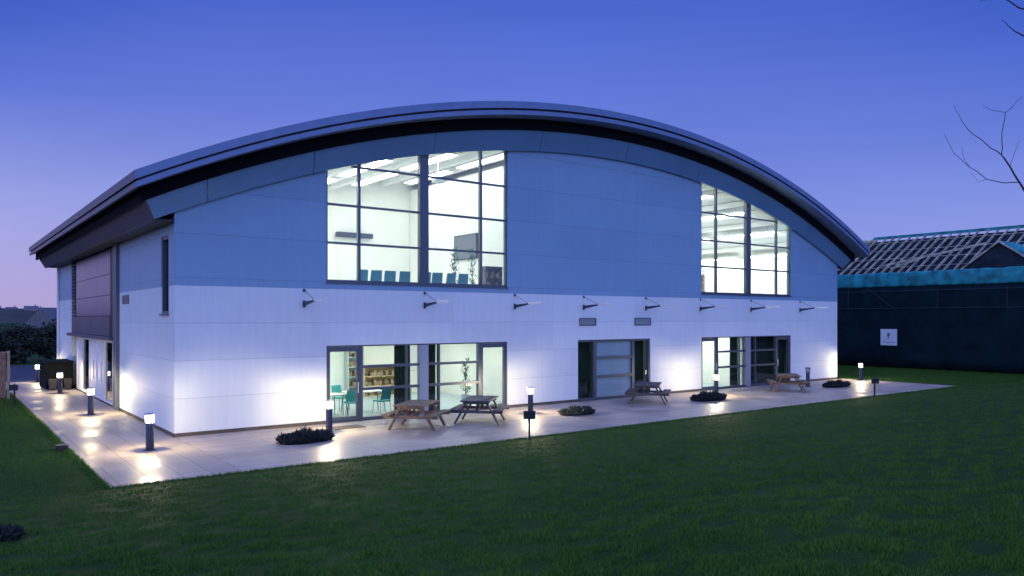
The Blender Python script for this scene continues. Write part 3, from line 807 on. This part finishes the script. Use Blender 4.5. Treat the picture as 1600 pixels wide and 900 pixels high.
# ------------------------------------------------------------------ wall arms
AX = [3.76, 8.05, 11.93, 15.4, 19.0, 22.6, 26.4, 30.6]
AL = ["wall bracket arm nearest the building corner, above the dark shrub mound", "wall bracket arm under the centre post of the large upper window", "wall bracket arm below the large upper window edge nearer the vent grilles",
      "wall bracket arm above the vent grille nearer the large window", "wall bracket arm above the vent grille nearer the smaller window", "wall bracket arm below the taller edge of the smaller upper window",
      "wall bracket arm under the centre post of the smaller upper window", "wall bracket arm nearest the far end of the white wall"]
def wall_arm():
    t = thing("wall_bracket", AL[0], "bracket arm", (AX[0], -.002, 3.8), 0, "bracket arms along the front wall")
    MB().box(-.04, .04, -.03, 0, -.15, .06).build("wall_plate", "steel", t, bevel=.005)
    MB().box(-.035, .035, -.03, -.002, .33, .42).build("stay_plate", "steel", t, bevel=.005)
    m = MB(); m.add([(-.03, -.03, -.10), (.03, -.03, -.10), (.03, -.03, .02), (-.03, -.03, .02), (-.02, -.85, .02), (.02, -.85, .02), (.02, -.85, .07), (-.02, -.85, .07)],
                    [(0, 1, 2, 3), (7, 6, 5, 4), (0, 4, 5, 1), (1, 5, 6, 2), (2, 6, 7, 3), (3, 7, 4, 0)]); m.build("arm", "steel", t)
    MB().box(-.045, .045, -1.6, -.852, .02, .10).build("arm_blade", "white", t, bevel=.008)
    MB().tube([(0, -.03, .38), (0, -.8, .07)], .008, 6).build("stay_rod", "steel", t)
    return t
w0 = wall_arm()
for x, lb in zip(AX, AL):
    c = w0 if x == AX[0] else copy_tree(w0)
    c.location = (x, -.006, 3.8); c["label"] = lb

# ------------------------------------------------------------------ bollard lights
def bollard(lit=True):
    t = thing("bollard_light", "x", "bollard light", (0, 0, 0), 0, "bollard lights round the building")
    MB().lathe([(.16, 0), (.16, .012), (.098, .02), (.092, .68), (.085, .69)], 24).build("post", "steel", t, smooth=True)
    MB().lathe([(.126, .885), (.130, .89), (.126, .915), (.03, .935)], 24).build("cap", "steel" if not lit else "alu", t, smooth=True)
    MB().lathe([(.105, .695), (.105, .88)], 20).build("lamp_lens", "lens" if lit else "post", t, smooth=True)
    for k in range(3):
        a = 2 * PI * k / 3 + .5; MB().bar((.112 * math.cos(a), .112 * math.sin(a), .685), (.112 * math.cos(a), .112 * math.sin(a), .884), .012, .012).build("strut", "steel", t)
    if lit:
        l = bpy.data.lights.new("bollard_bulb", 'POINT'); l.energy = 86; l.color = (1, .80, .46); l.shadow_soft_size = .035
        lo_ = bpy.data.objects.new("bollard_bulb", l); COL.objects.link(lo_); lo_.location = (0, 0, .825); lo_.parent = t
    return t
BO = [(-1.01, -1.84, 0, "lit bollard lamp standing at the near corner of the building"), (-1.03, 7.03, 0, "lit bollard lamp on the walkway in front of the entrance column"),
      (-.86, 16.5, 0, "lit bollard lamp in front of the dark bin store"), (-1.0, 24.0, 0, "lit bollard lamp at the far end of the walkway, beyond the bin store"),
      (3.85, -1.68, 0, "lit bollard lamp between the first glazed door and the dark shrub mound"), (11.24, -1.82, 0, "lit bollard lamp by the white wall, behind the post with the wide box"),
      (21.38, -1.85, 0, "lit bollard lamp rising behind the round dark shrub"), (34.45, -1.2, 0, "lit bollard lamp beyond the building at the far corner of the patio")]
b0 = bollard()
for i, (x, y, r, lb) in enumerate(BO):
    c = b0 if i == 0 else copy_tree(b0)
    c.location = (x, y, 0.0); c.rotation_euler = (0, 0, r); c["label"] = lb
    if x < 0:
        for ch_ in c.children:
            if ch_.type == 'LIGHT': ch_.data = ch_.data.copy(); ch_.data.energy = 160 if y < 10 else 110
c = bollard(False); c.location = (28.6, -1.7, 0); c["label"] = "unlit dark bollard behind the farthest picnic table"

# ------------------------------------------------------------------ picnic tables
def picnic(mt):
    t = thing("picnic_table", "x", "picnic table", (0, 0, 0), 0, "picnic tables on the patio")
    L = 1.65
    for k in range(6): 
        y = -.40 + k * .16; MB().box(-L / 2, L / 2, y - .072, y + .072, .715, .755).build("top_board", mt, t, bevel=.006)
    for s_ in (-1, 1):
        st = MB(); st.box(-L / 2, L / 2, s_ * .70 - .145, s_ * .70 - .005, .43, .47); st.box(-L / 2, L / 2, s_ * .70 + .005, s_ * .70 + .145, .43, .47); st.build("bench_seat", mt, t, bevel=.006)
        for e in (-1, 1):
            MB().bar((e * .56, s_ * .30, .712), (e * .56, s_ * .70, 0.0), .055, .135, (1, 0, 0)).build("leg", mt, t, bevel=.005)
    for e in (-1, 1):
        MB().bar((e * .62, -.84, .385), (e * .62, .84, .385), .045, .085).build("bench_bearer", mt, t, bevel=.005)
        MB().bar((e * .62, -.42, .67), (e * .62, .42, .67), .045, .08).build("top_bearer", mt, t, bevel=.005)
        MB().bar((e * .58, 0, .36), (e * .12, 0, .70), .04, .08, (0, 1, 0)).build("brace", mt, t)
    return t
PT = [(6.35, -2.45, 41, "wood", "warmly lit picnic table in front of the dark panes of the large ground floor window"), (8.61, -2.53, 44, "wood2", "dark picnic table in front of the glazed door beside the warmly lit table"),
      (17.05, -1.95, 38, "wood2", "dark picnic table in front of the middle blinds"), (25.74, -2.46, 40, "wood", "wooden picnic table in front of the dark window panes")]
protos = {}
for x, y, a, mt, lb in PT:
    if mt not in protos: c = protos[mt] = picnic(mt)
    else: c = copy_tree(protos[mt])
    c.location = (x, y, 0.002); c.rotation_euler = (0, 0, math.radians(a)); c["label"] = lb

# ------------------------------------------------------------------ shrubs in the paving
def shrub(loc, rx, ry, h, n, seed, label, m_="mulch", rz=0, m2=None):
    t = thing("low_shrub", label, "shrub", loc, rz, "low shrubs in the paving"); g = random.Random(seed)
    MB().lathe([(1, 0.004), (.9, .03)], 20).build("soil", "soil", t).scale = (rx * .95, ry * .95, 1)
    for mm_, fr in ((m_, 1.0 if not m2 else .55), (m2, .45)):
        if not mm_: continue
        m = MB()
        for k in range(int(n * fr)):
            a = g.uniform(0, 2 * PI); r = math.sqrt(g.uniform(0, 1))
            x, y = rx * r * math.cos(a), ry * r * math.sin(a)
            if m2: 
                if (mm_ == m_) != (x > g.uniform(-.25, .25) * rx): continue
            top = h * (1 - .55 * r * r) * (.75 + .25 * math.sin(x * 9 + seed) * math.sin(y * 11)) * g.uniform(.75, 1.1)
            z = g.uniform(.0, 1) ** .6 * top
            p = Vector((x, y, z)); d = Vector((x / rx * .5 + g.uniform(-.6, .6), y / ry * .5 + g.uniform(-.6, .6), g.uniform(.2, 1.2))).normalized() * g.uniform(.06, .13)
            s_ = d.cross(Vector((g.uniform(-1, 1), g.uniform(-1, 1), .2))).normalized() * g.uniform(.010, .02)
            m.add([p - s_, p + s_, p + d * .6 + s_ * .8, p + d, p + d * .6 - s_ * .8], [(0, 1, 2, 3, 4)])
        m.build("foliage", mm_, t)
    return t
shrub((2.62, -2.95, 0), .78, .42, .36, 3400, 1, "dark purplish shrub mound beside the bollard at the first glazed door", rz=.1)
shrub((12.4, -2.95, 0), .72, .42, .32, 3000, 2, "shrub half lit grey green and half dark, between the black post and the middle picnic table", "mulch", 0, "shrub_lit")
shrub((19.75, -2.75, 0), .9, .5, .38, 3200, 3, "rounded dark shrub in front of the bollard by the far door")
shrub((29.6, -2.6, 0), 1.0, .4, .34, 3000, 4, "flat dark shrub between the farthest picnic table and the last lit bollard")
shrub((-4.75, -11.2, lawn_z(-4.75, -11.2)), .26, .24, .2, 900, 5, "dark tuft of leaves standing alone on the open lawn")["group"] = ""

# ------------------------------------------------------------------ small posts with boxes, mat, tap box
def box_post(loc, rz, label):
    t = thing("socket_post", label, "post", loc, rz, "box headed posts at the lawn edge")
    MB().box(-.025, .025, -.025, .025, -.05, .82).build("post", "black", t, bevel=.004)
    MB().box(-.16, .16, -.085, -.027, .56, .76).build("box", "black", t, bevel=.012)
    MB().box(-.17, .17, -.1, -.02, .762, .78).build("box_lid", "steel", t)
    return t
box_post((7.51, -6.45, .03), -.6, "black post with a wide box, at the lawn edge before the white wall bollard")
box_post((26.3, -6.2, .01), -.6, "black post with a box, at the lawn edge in front of the flat dark shrub")
box_post((-2.85, 12.4, -.02), -.6, "black post with a box, beside the wooden fence")
o = MB().box(-.5, .5, -.3, .3, 0.003, .02).build("door_mat", "plinth", None, bevel=.005); o.location = (4.65, -1.15, 0); tag(o, "thin brown door mat lying outside the first glazed door", "door mat")
t = thing("drain_box", "small dark box on the grass against the walkway edge", "box", (-2.78, -.5, -.02)); MB().box(-.12, .12, -.15, .15, 0, .13).build("body", "black", t, bevel=.015); MB().box(-.13, .13, -.16, .16, .131, .15).build("lid", "steel", t, bevel=.004)

# ------------------------------------------------------------------ bin store and bins
t = thing("bin_store", "dark flat topped bin store against the far end of the entrance wall", "bin store", (-.6, 20.2, 0))
each("side_panel", "bin", t, [(-.55, -.5, -1.4, 1.4, 0, 1.22), (.5, .55, -1.4, 1.4, 0, 1.22), (-.5, .5, 1.35, 1.4, 0, 1.22)])
MB().box(-.6, .6, -1.45, 1.45, 1.222, 1.29).build("lid", "bin", t, bevel=.01); MB().box(-.5, .5, -1.30, -1.26, .05, 1.2).build("back_panel", "bin", t)
for x, lb in ((-.95, "black refuse bin on the lawn side of the bin store front"), (-.35, "black refuse bin on the wall side of the bin store front")):
    t = thing("wheelie_bin", lb, "bin", (x, 18.25, 0), 0, "bins beside the bin store")
    MB().add([(-.13, -.14, .04), (.13, -.14, .04), (.13, .14, .04), (-.13, .14, .04), (-.17, -.18, .5), (.17, -.18, .5), (.17, .18, .5), (-.17, .18, .5)], [(3, 2, 1, 0), (4, 5, 6, 7), (0, 1, 5, 4), (1, 2, 6, 5), (2, 3, 7, 6), (3, 0, 4, 7)]).build("body", "black", t, bevel=.01)
    MB().box(-.185, .185, -.2, .2, .502, .54).build("lid", "black", t, bevel=.01)
    for sx in (-.12, .12): MB().tube([(sx - .02, .16, .06), (sx + .02, .16, .06)], .06, 12).build("wheel", "black", t)

# ------------------------------------------------------------------ wooden fence at the left
t = thing("wooden_fence", "brown close boarded wooden fence beside the walkway", "fence", (-2.8, 15.3, -.02))
m = MB()
x = -.14
while x > -12:
    m.box(x - .135, x, -.012 + rnd.uniform(-.004, .004), .012, .04, 1.9 + rnd.uniform(-.01, .01)); x -= .14
m.build("boards", "fence", t)
for k in range(6): MB().box(-.1 - k * 2.3, -k * 2.3, -.05, .05, 0, 1.98).build("post", "fpost", t, bevel=.008)
MB().box(-12, -.1, -.04, .03, 1.915, 1.95).build("capping_rail", "fpost", t)

# ------------------------------------------------------------------ building under repair at the right
Cb = thing("roofless_building", "dark building with bare roof timbers behind scaffold netting", "building")
m = MB(); m.box(47.0, 57, -24, 12, 0, 6.1); m.build("wall", "brick", Cb)
EV, RZ_, RX = 46.7, 9.2, 52.0
yl, yr = 12.2, -24.2
m = MB(); hl = 7.2
m.add([(EV, yl, 6.22), (EV, yr, 6.22), (RX, yr, RZ_ - .06), (RX, hl, RZ_ - .06), (57.3, yr, 6.22), (57.3, yl, 6.22)], [(0, 1, 2, 3), (3, 2, 4, 5), (0, 3, 5), (0, 5, 4, 1), (1, 4, 2)])
m.build("roof_felt", "felt", Cb)
def raf(p, q): MB().bar(p, q, .06, .14).build("rafter", "rafter", Cb)
y = 6.9; k = 0
while y > -12.3:
    raf((EV - .25 - rnd.uniform(0, .12), y, 6.28), (RX, y + rnd.uniform(-.06, .06), RZ_ + .12 + rnd.uniform(-.03, .03))); y -= .60 + rnd.uniform(-.06, .06); k += 1
for i in range(6):
    s_ = i / 6; a = (EV - .25, yl - (yl - hl) * (1 - s_) * .0 - (1 - s_) * 0 - s_ * 4.6, 6.28); zz = s_
    ey = yl - (i + .5) * (yl - hl) / 6; fr_ = (yl - ey) / (yl - hl)
    raf((EV - .25, ey, 6.28), (EV + (RX - EV) * fr_, ey, 6.25 + (RZ_ - 6.1) * fr_))
for f_ in (.16, .38, .60, .82):      # thin battens across the rafters
    x_ = EV + (RX - EV) * f_; z_ = 6.25 + (RZ_ - 6.1) * f_ + .1
    MB().bar((x_, yl - (yl - hl) * f_ - .3, z_), (x_, -13 + 3 * f_, z_), .05, .035).build("batten", "rafter", Cb)
raf((EV - .2, yl, 6.3), (RX, hl, RZ_ + .14))
for i in range(6):
    raf((47.5 + i * 1.7, yl, 6.25), (RX + (47.5 + i * 1.7 - RX) * .15, hl + .3, RZ_ + .05))
MB().bar((RX, hl, RZ_ + .2), (RX, yr, RZ_ + .2), .12, .2).build("ridge_board", "band", Cb)
raf((EV + 1, 4.6, 6.95), (EV + 3.4, -1.4, 8.3)); raf((EV + .6, 3.6, 6.75), (EV + 2.4, 1.6, 7.75))
# gable dormer
gy, gz, gx = -3.5, 8.0, 46.35
g_ = MB(); g_.add([(gx, gy + 2.9, 5.75), (gx, gy, gz - .12), (gx, gy - 2.9, 5.75), (gx + .3, gy + 2.9, 5.75), (gx + .3, gy, gz - .12), (gx + .3, gy - 2.9, 5.75)], [(0, 1, 2), (5, 4, 3), (0, 3, 4, 1), (1, 4, 5, 2), (0, 2, 5, 3)])
g_.build("gable_wall", "felt", Cb)
for s_ in (-1, 1):
    MB().bar((gx - .05, gy, gz), (gx - .05, gy + s_ * 3.1, 5.7), .08, .14, (1, 0, 0)).build("gable_verge", "rafter", Cb)
    m = MB(); m.add([(gx, gy, gz + .06), (gx, gy + s_ * 3.1, 5.76), (gx + 3.6, gy + s_ * .9, gz - .6), (gx + 3.6, gy, gz + .04)], [(0, 1, 2, 3)]); m.build("gable_roof", "band" if s_ < 0 else "felt", Cb, solid=.04)
# scaffold in front with netting
Sc = thing("scaffolding", "scaffold wrapped in dark green netting with a turquoise top band", "scaffolding")
def sheet(z0, z1, x, amp, name, m_, y0=13.0, y1=-26.0, seed=0):
    g = random.Random(seed); n = 160; rows = 8; v = []
    for j in range(rows + 1):
        for i in range(n + 1):
            y = y0 + (y1 - y0) * i / n; z = z0 + (z1 - z0) * j / rows
            v.append((x + amp * (math.sin(y * 2.6 + .7 * math.sin(z * 1.3)) * .6 + math.sin(y * 5.1 + z) * .4) - amp * .6 * math.sin(PI * j / rows), y, z + (g.uniform(-.03, .03) if j in (0, rows) else 0)))
    MB().add(v, [(j * (n + 1) + i, j * (n + 1) + i + 1, (j + 1) * (n + 1) + i + 1, (j + 1) * (n + 1) + i) for j in range(rows) for i in range(n)]).build(name, m_, Sc, smooth=True, solid=.006)
sheet(.05, 5.55, 46.28, .05, "netting", "net", seed=1)
sheet(5.45, 6.42, 46.22, .05, "top_sheeting", "band", seed=2)
ys_ = [y for y in np.arange(12, -25, -3.0)]
for y in ys_: MB().tube([(46.45, y, 0), (46.45, y, 6.55)], .028, 8).build("standard", "tube_s", Sc)
for z in (4.0, 5.15): MB().tube([(46.16, 13, z), (46.16, -26, z)], .022, 8).build("ledger", "tube_s", Sc)
for y in (6.0, .0, -4.0): MB().tube([(46.12, y, 3.9), (46.12, y, 5.3)], .02, 8).build("guard_post", "tube_s", Sc)
MB().tube([(46.10, 4.6, 5.4), (46.10, 2.6, 3.8)], .022, 8).build("brace", "tube_s", Sc)
MB().tube([(46.10, -6.2, 5.4), (46.10, -8.2, 3.8)], .022, 8).build("brace", "tube_s", Sc)
t = thing("notice_board", "square white notice with a grey mark, fixed to the dark netting", "sign", (46.05, 3.1, 1.5))
MB().box(-.02, .02, -.55, .55, 0, 1.1).build("board", "signw", t, bevel=.005)
m = MB(); m.box(-.026, -.021, -.08, .10, .62, .86); m.box(-.026, -.021, -.02, .06, .42, .6); m.box(-.026, -.021, -.42, .42, .2, .24); m.build("mark", "signg", t)

# ------------------------------------------------------------------ far left background
hx = np.linspace(-900, 1300, 90)
m = MB(); v = []
for i, x in enumerate(hx):
    h = 9 + 3.0 * math.sin(x * .006 + 1) + 1.6 * math.sin(x * .021) + .8 * math.sin(x * .06)
    v += [(x, 700, -1), (x, 760, h * .8), (x, 840, h), (x, 1000, -1)]
m.add(v, [(4 * i + k, 4 * i + 4 + k, 4 * i + 5 + k, 4 * i + 1 + k) for i in range(len(hx) - 1) for k in range(3)])
tag(m.build("hills", "hill", smooth=True), kind="structure")
def house(loc, w, d, h, rz, label, group, wall="housew", roofm="slate", windows=True):
    t = thing("house", label, "house", loc, rz, group)
    MB().box(-w / 2, w / 2, -d / 2, d / 2, 0, h).build("wall", wall, t)
    r = MB().add([(-w / 2 - .3, -d / 2 - .3, h), (w / 2 + .3, -d / 2 - .3, h), (w / 2 + .3, d / 2 + .3, h), (-w / 2 - .3, d / 2 + .3, h), (-w / 2 - .3, 0, h + d * .36), (w / 2 + .3, 0, h + d * .36)],
                 [(0, 1, 5, 4), (2, 3, 4, 5), (0, 4, 3), (1, 2, 5), (3, 2, 1, 0)]).build("roof", roofm, t)
    MB().box(w * .25, w * .25 + .8, -.4, .4, h + d * .2, h + d * .36 + 1).build("chimney", wall, r)
    return t
hs = None
for i in range(14):
    px = 30 + i * 9 + rnd.uniform(-3, 3); py = 770 + rnd.uniform(0, 50)
    hgt = 6.2 + rnd.uniform(0, 2)
    if hs is None: hs = house((px, py, hgt), 8, 6, 4, rnd.uniform(-.5, .5), "tiny pale house of the far town on the hill", "far town houses"); c = hs
    else:
        c = copy_tree(hs); c.location = (px, py, hgt); c.rotation_euler = (0, 0, rnd.uniform(-.6, .6)); q = rnd.uniform(.7, 1.3); c.scale = (q, q, q)
house((8.5, 88, -.05), 7, 7, 2.2, .5, "dark house with a bluish slate roof behind the bushy trees", "", "brick", "slate")["group"] = ""
def leafy(loc, rx, ry, h, n, seed, name, label, cat, size=.16, group=""):
    t = thing(name, label, cat, loc, 0, group); g = np.random.default_rng(seed)
    MB().tube([(0, 0, -.1), (.1, 0, h * .35), (0, .1, h * .75)], [.16, .11, .04], 8).build("trunk", "bark", t)
    nb = 26; bc = []
    for k in range(nb):
        a = g.uniform(0, 2 * PI); z = g.uniform(.18, .9); r = math.sqrt(g.uniform(.05, 1)) * math.sin(PI * min(1, z * .8 + .15)) ** .6
        bc.append((rx * r * math.cos(a) * .8, ry * r * math.sin(a) * .8, h * z, g.uniform(.22, .38) * min(rx, ry, h * .5) + .15))
    m = MB()
    for k in range(n):
        b = bc[k % nb]; d = g.normal(size=3); d /= np.linalg.norm(d); p = Vector((b[0], b[1], b[2])) + Vector(d) * b[3] * g.uniform(.5, 1.15)
        if p.z < 0: continue
        u = Vector(g.normal(size=3)).normalized(); w = u.cross(Vector(d)).normalized(); s_ = size * g.uniform(.5, 1.2)
        m.add([p - u * s_, p + w * s_ * .5, p + u * s_, p - w * s_ * .5], [(0, 1, 2, 3)])
    m.build("crown", "leafd", t)
    return t
GB = "dark bushy trees behind the road"
LT = "dark bushy tree in the black mass behind the road"
for i, (x, y, rx, h) in enumerate([(-6, 47, 2.6, 3.2), (-2.6, 46, 2.4, 3.0), (.2, 46.5, 2.2, 2.7), (2.6, 48, 2.2, 3.0), (5.4, 49, 2.4, 2.8), (-9.5, 49, 3, 3.6), (8.6, 51, 2.6, 3.2)]):
    leafy((x, y, -.05), rx, rx * .8, h, 2600, 20 + i, "bushy_tree", LT, "tree", .17, GB)

# ------------------------------------------------------------------ bare tree, trunk just outside the picture at the right
fw = Vector((.604, .797, 0)); rt = Vector((.797, -.605, 0)); C0 = Vector((-5.37, -22.67, 3.3))
base = C0 + rt * 13.2 + fw * 14.3; base.z = lawn_z(base.x, base.y) - .1
T = thing("bare_tree", "leafless tree with thin bare twigs against the blue sky", "tree", base)
def P(x, y, d): return C0 + rt * ((x - 800) / 1195 * d) + fw * d + Vector((0, 0, (498 - y) / 1195 * d)) - base
tm = MB()
top = P(1905, 330, 14.3)
tm.tube([(0, 0, 0), (.05, 0, 1.0), (top.x * .5, top.y * .5, top.z * .6), top, P(1880, 120, 14.2), P(1850, -160, 14.0)], [.26, .19, .17, .13, .08, .03], 12)
tm.build("trunk", "bark", T, smooth=True)
bm_ = MB()
def limb(pts, r0, r1):
    n = len(pts); 
    # subdivide with a light wobble so twigs are not ruler-straight
    q = []
    for i in range(n - 1):
        a, b = pts[i], pts[i + 1]
        for k in range(3):
            s_ = k / 3; w = Vector((rnd.uniform(-1, 1), rnd.uniform(-1, 1), rnd.uniform(-1, 1))) * .012 * (1 if k else 0)
            q.append(a.lerp(b, s_) + w)
    q.append(pts[-1]); m_ = len(q)
    bm_.tube(q, [.5 * (r0 + (r1 - r0) * i / (m_ - 1)) for i in range(m_)], 6)
limb([P(1890, 420, 14.3), P(1720, 395, 14.1), P(1640, 350, 14.0), P(1600, 298, 14.0), P(1592, 285, 14.0), P(1570, 250, 14.0), P(1564, 242, 14)], .06, .020)
limb([P(1564, 242, 14), P(1540, 225, 14), P(1512, 203, 14.1), P(1500, 185, 14.2), P(1490, 165, 14.2)], .019, .006)
limb([P(1564, 242, 14), P(1565, 205, 13.9), P(1570, 176, 13.8), P(1585, 162, 13.7), P(1596, 150, 13.7)], .017, .006)
limb([P(1570, 176, 13.8), P(1552, 173, 13.7), P(1535, 165, 13.6)], .010, .005)
limb([P(1592, 285, 14), P(1570, 286, 14.1), P(1540, 280, 14.2), P(1515, 262, 14.2), P(1490, 240, 14.3), P(1474, 208, 14.3)], .020, .006)
limb([P(1515, 262, 14.2), P(1504, 245, 14.1), P(1502, 228, 14.1)], .008, .004)
limb([P(1540, 280, 14.2), P(1528, 285, 14.3), P(1515, 270, 14.4)], .008, .004)
limb([P(1578, 258, 14), P(1584, 240, 13.9), P(1593, 218, 13.8)], .010, .004)
limb([P(1865, 40, 14.1), P(1740, 95, 13.9), P(1650, 75, 13.8), P(1598, 56, 13.7), P(1580, 45, 13.7), P(1563, 30, 13.7)], .05, .008)
limb([P(1855, -60, 14.1), P(1720, 40, 13.6), P(1640, 25, 13.5), P(1590, 12, 13.4), P(1565, -4, 13.4), P(1530, 2, 13.4)], .05, .008)
for k in range(26):
    s_ = rnd.uniform(.3, 1); a = P(1880 - 40 * s_, 330 - 420 * s_, 14.2); d = Vector((rnd.uniform(-.2, 1), rnd.uniform(-1, 1), rnd.uniform(.1, .9))).normalized() * rnd.uniform(.9, 2.2)
    d = rt * abs(d.x) + fw * d.y + Vector((0, 0, d.z))
    limb([a, a + d * .5 + Vector((0, 0, .1)), a + d + Vector((0, 0, .35))], .03, .005)
bm_.build("branches", "bark", T, smooth=True)
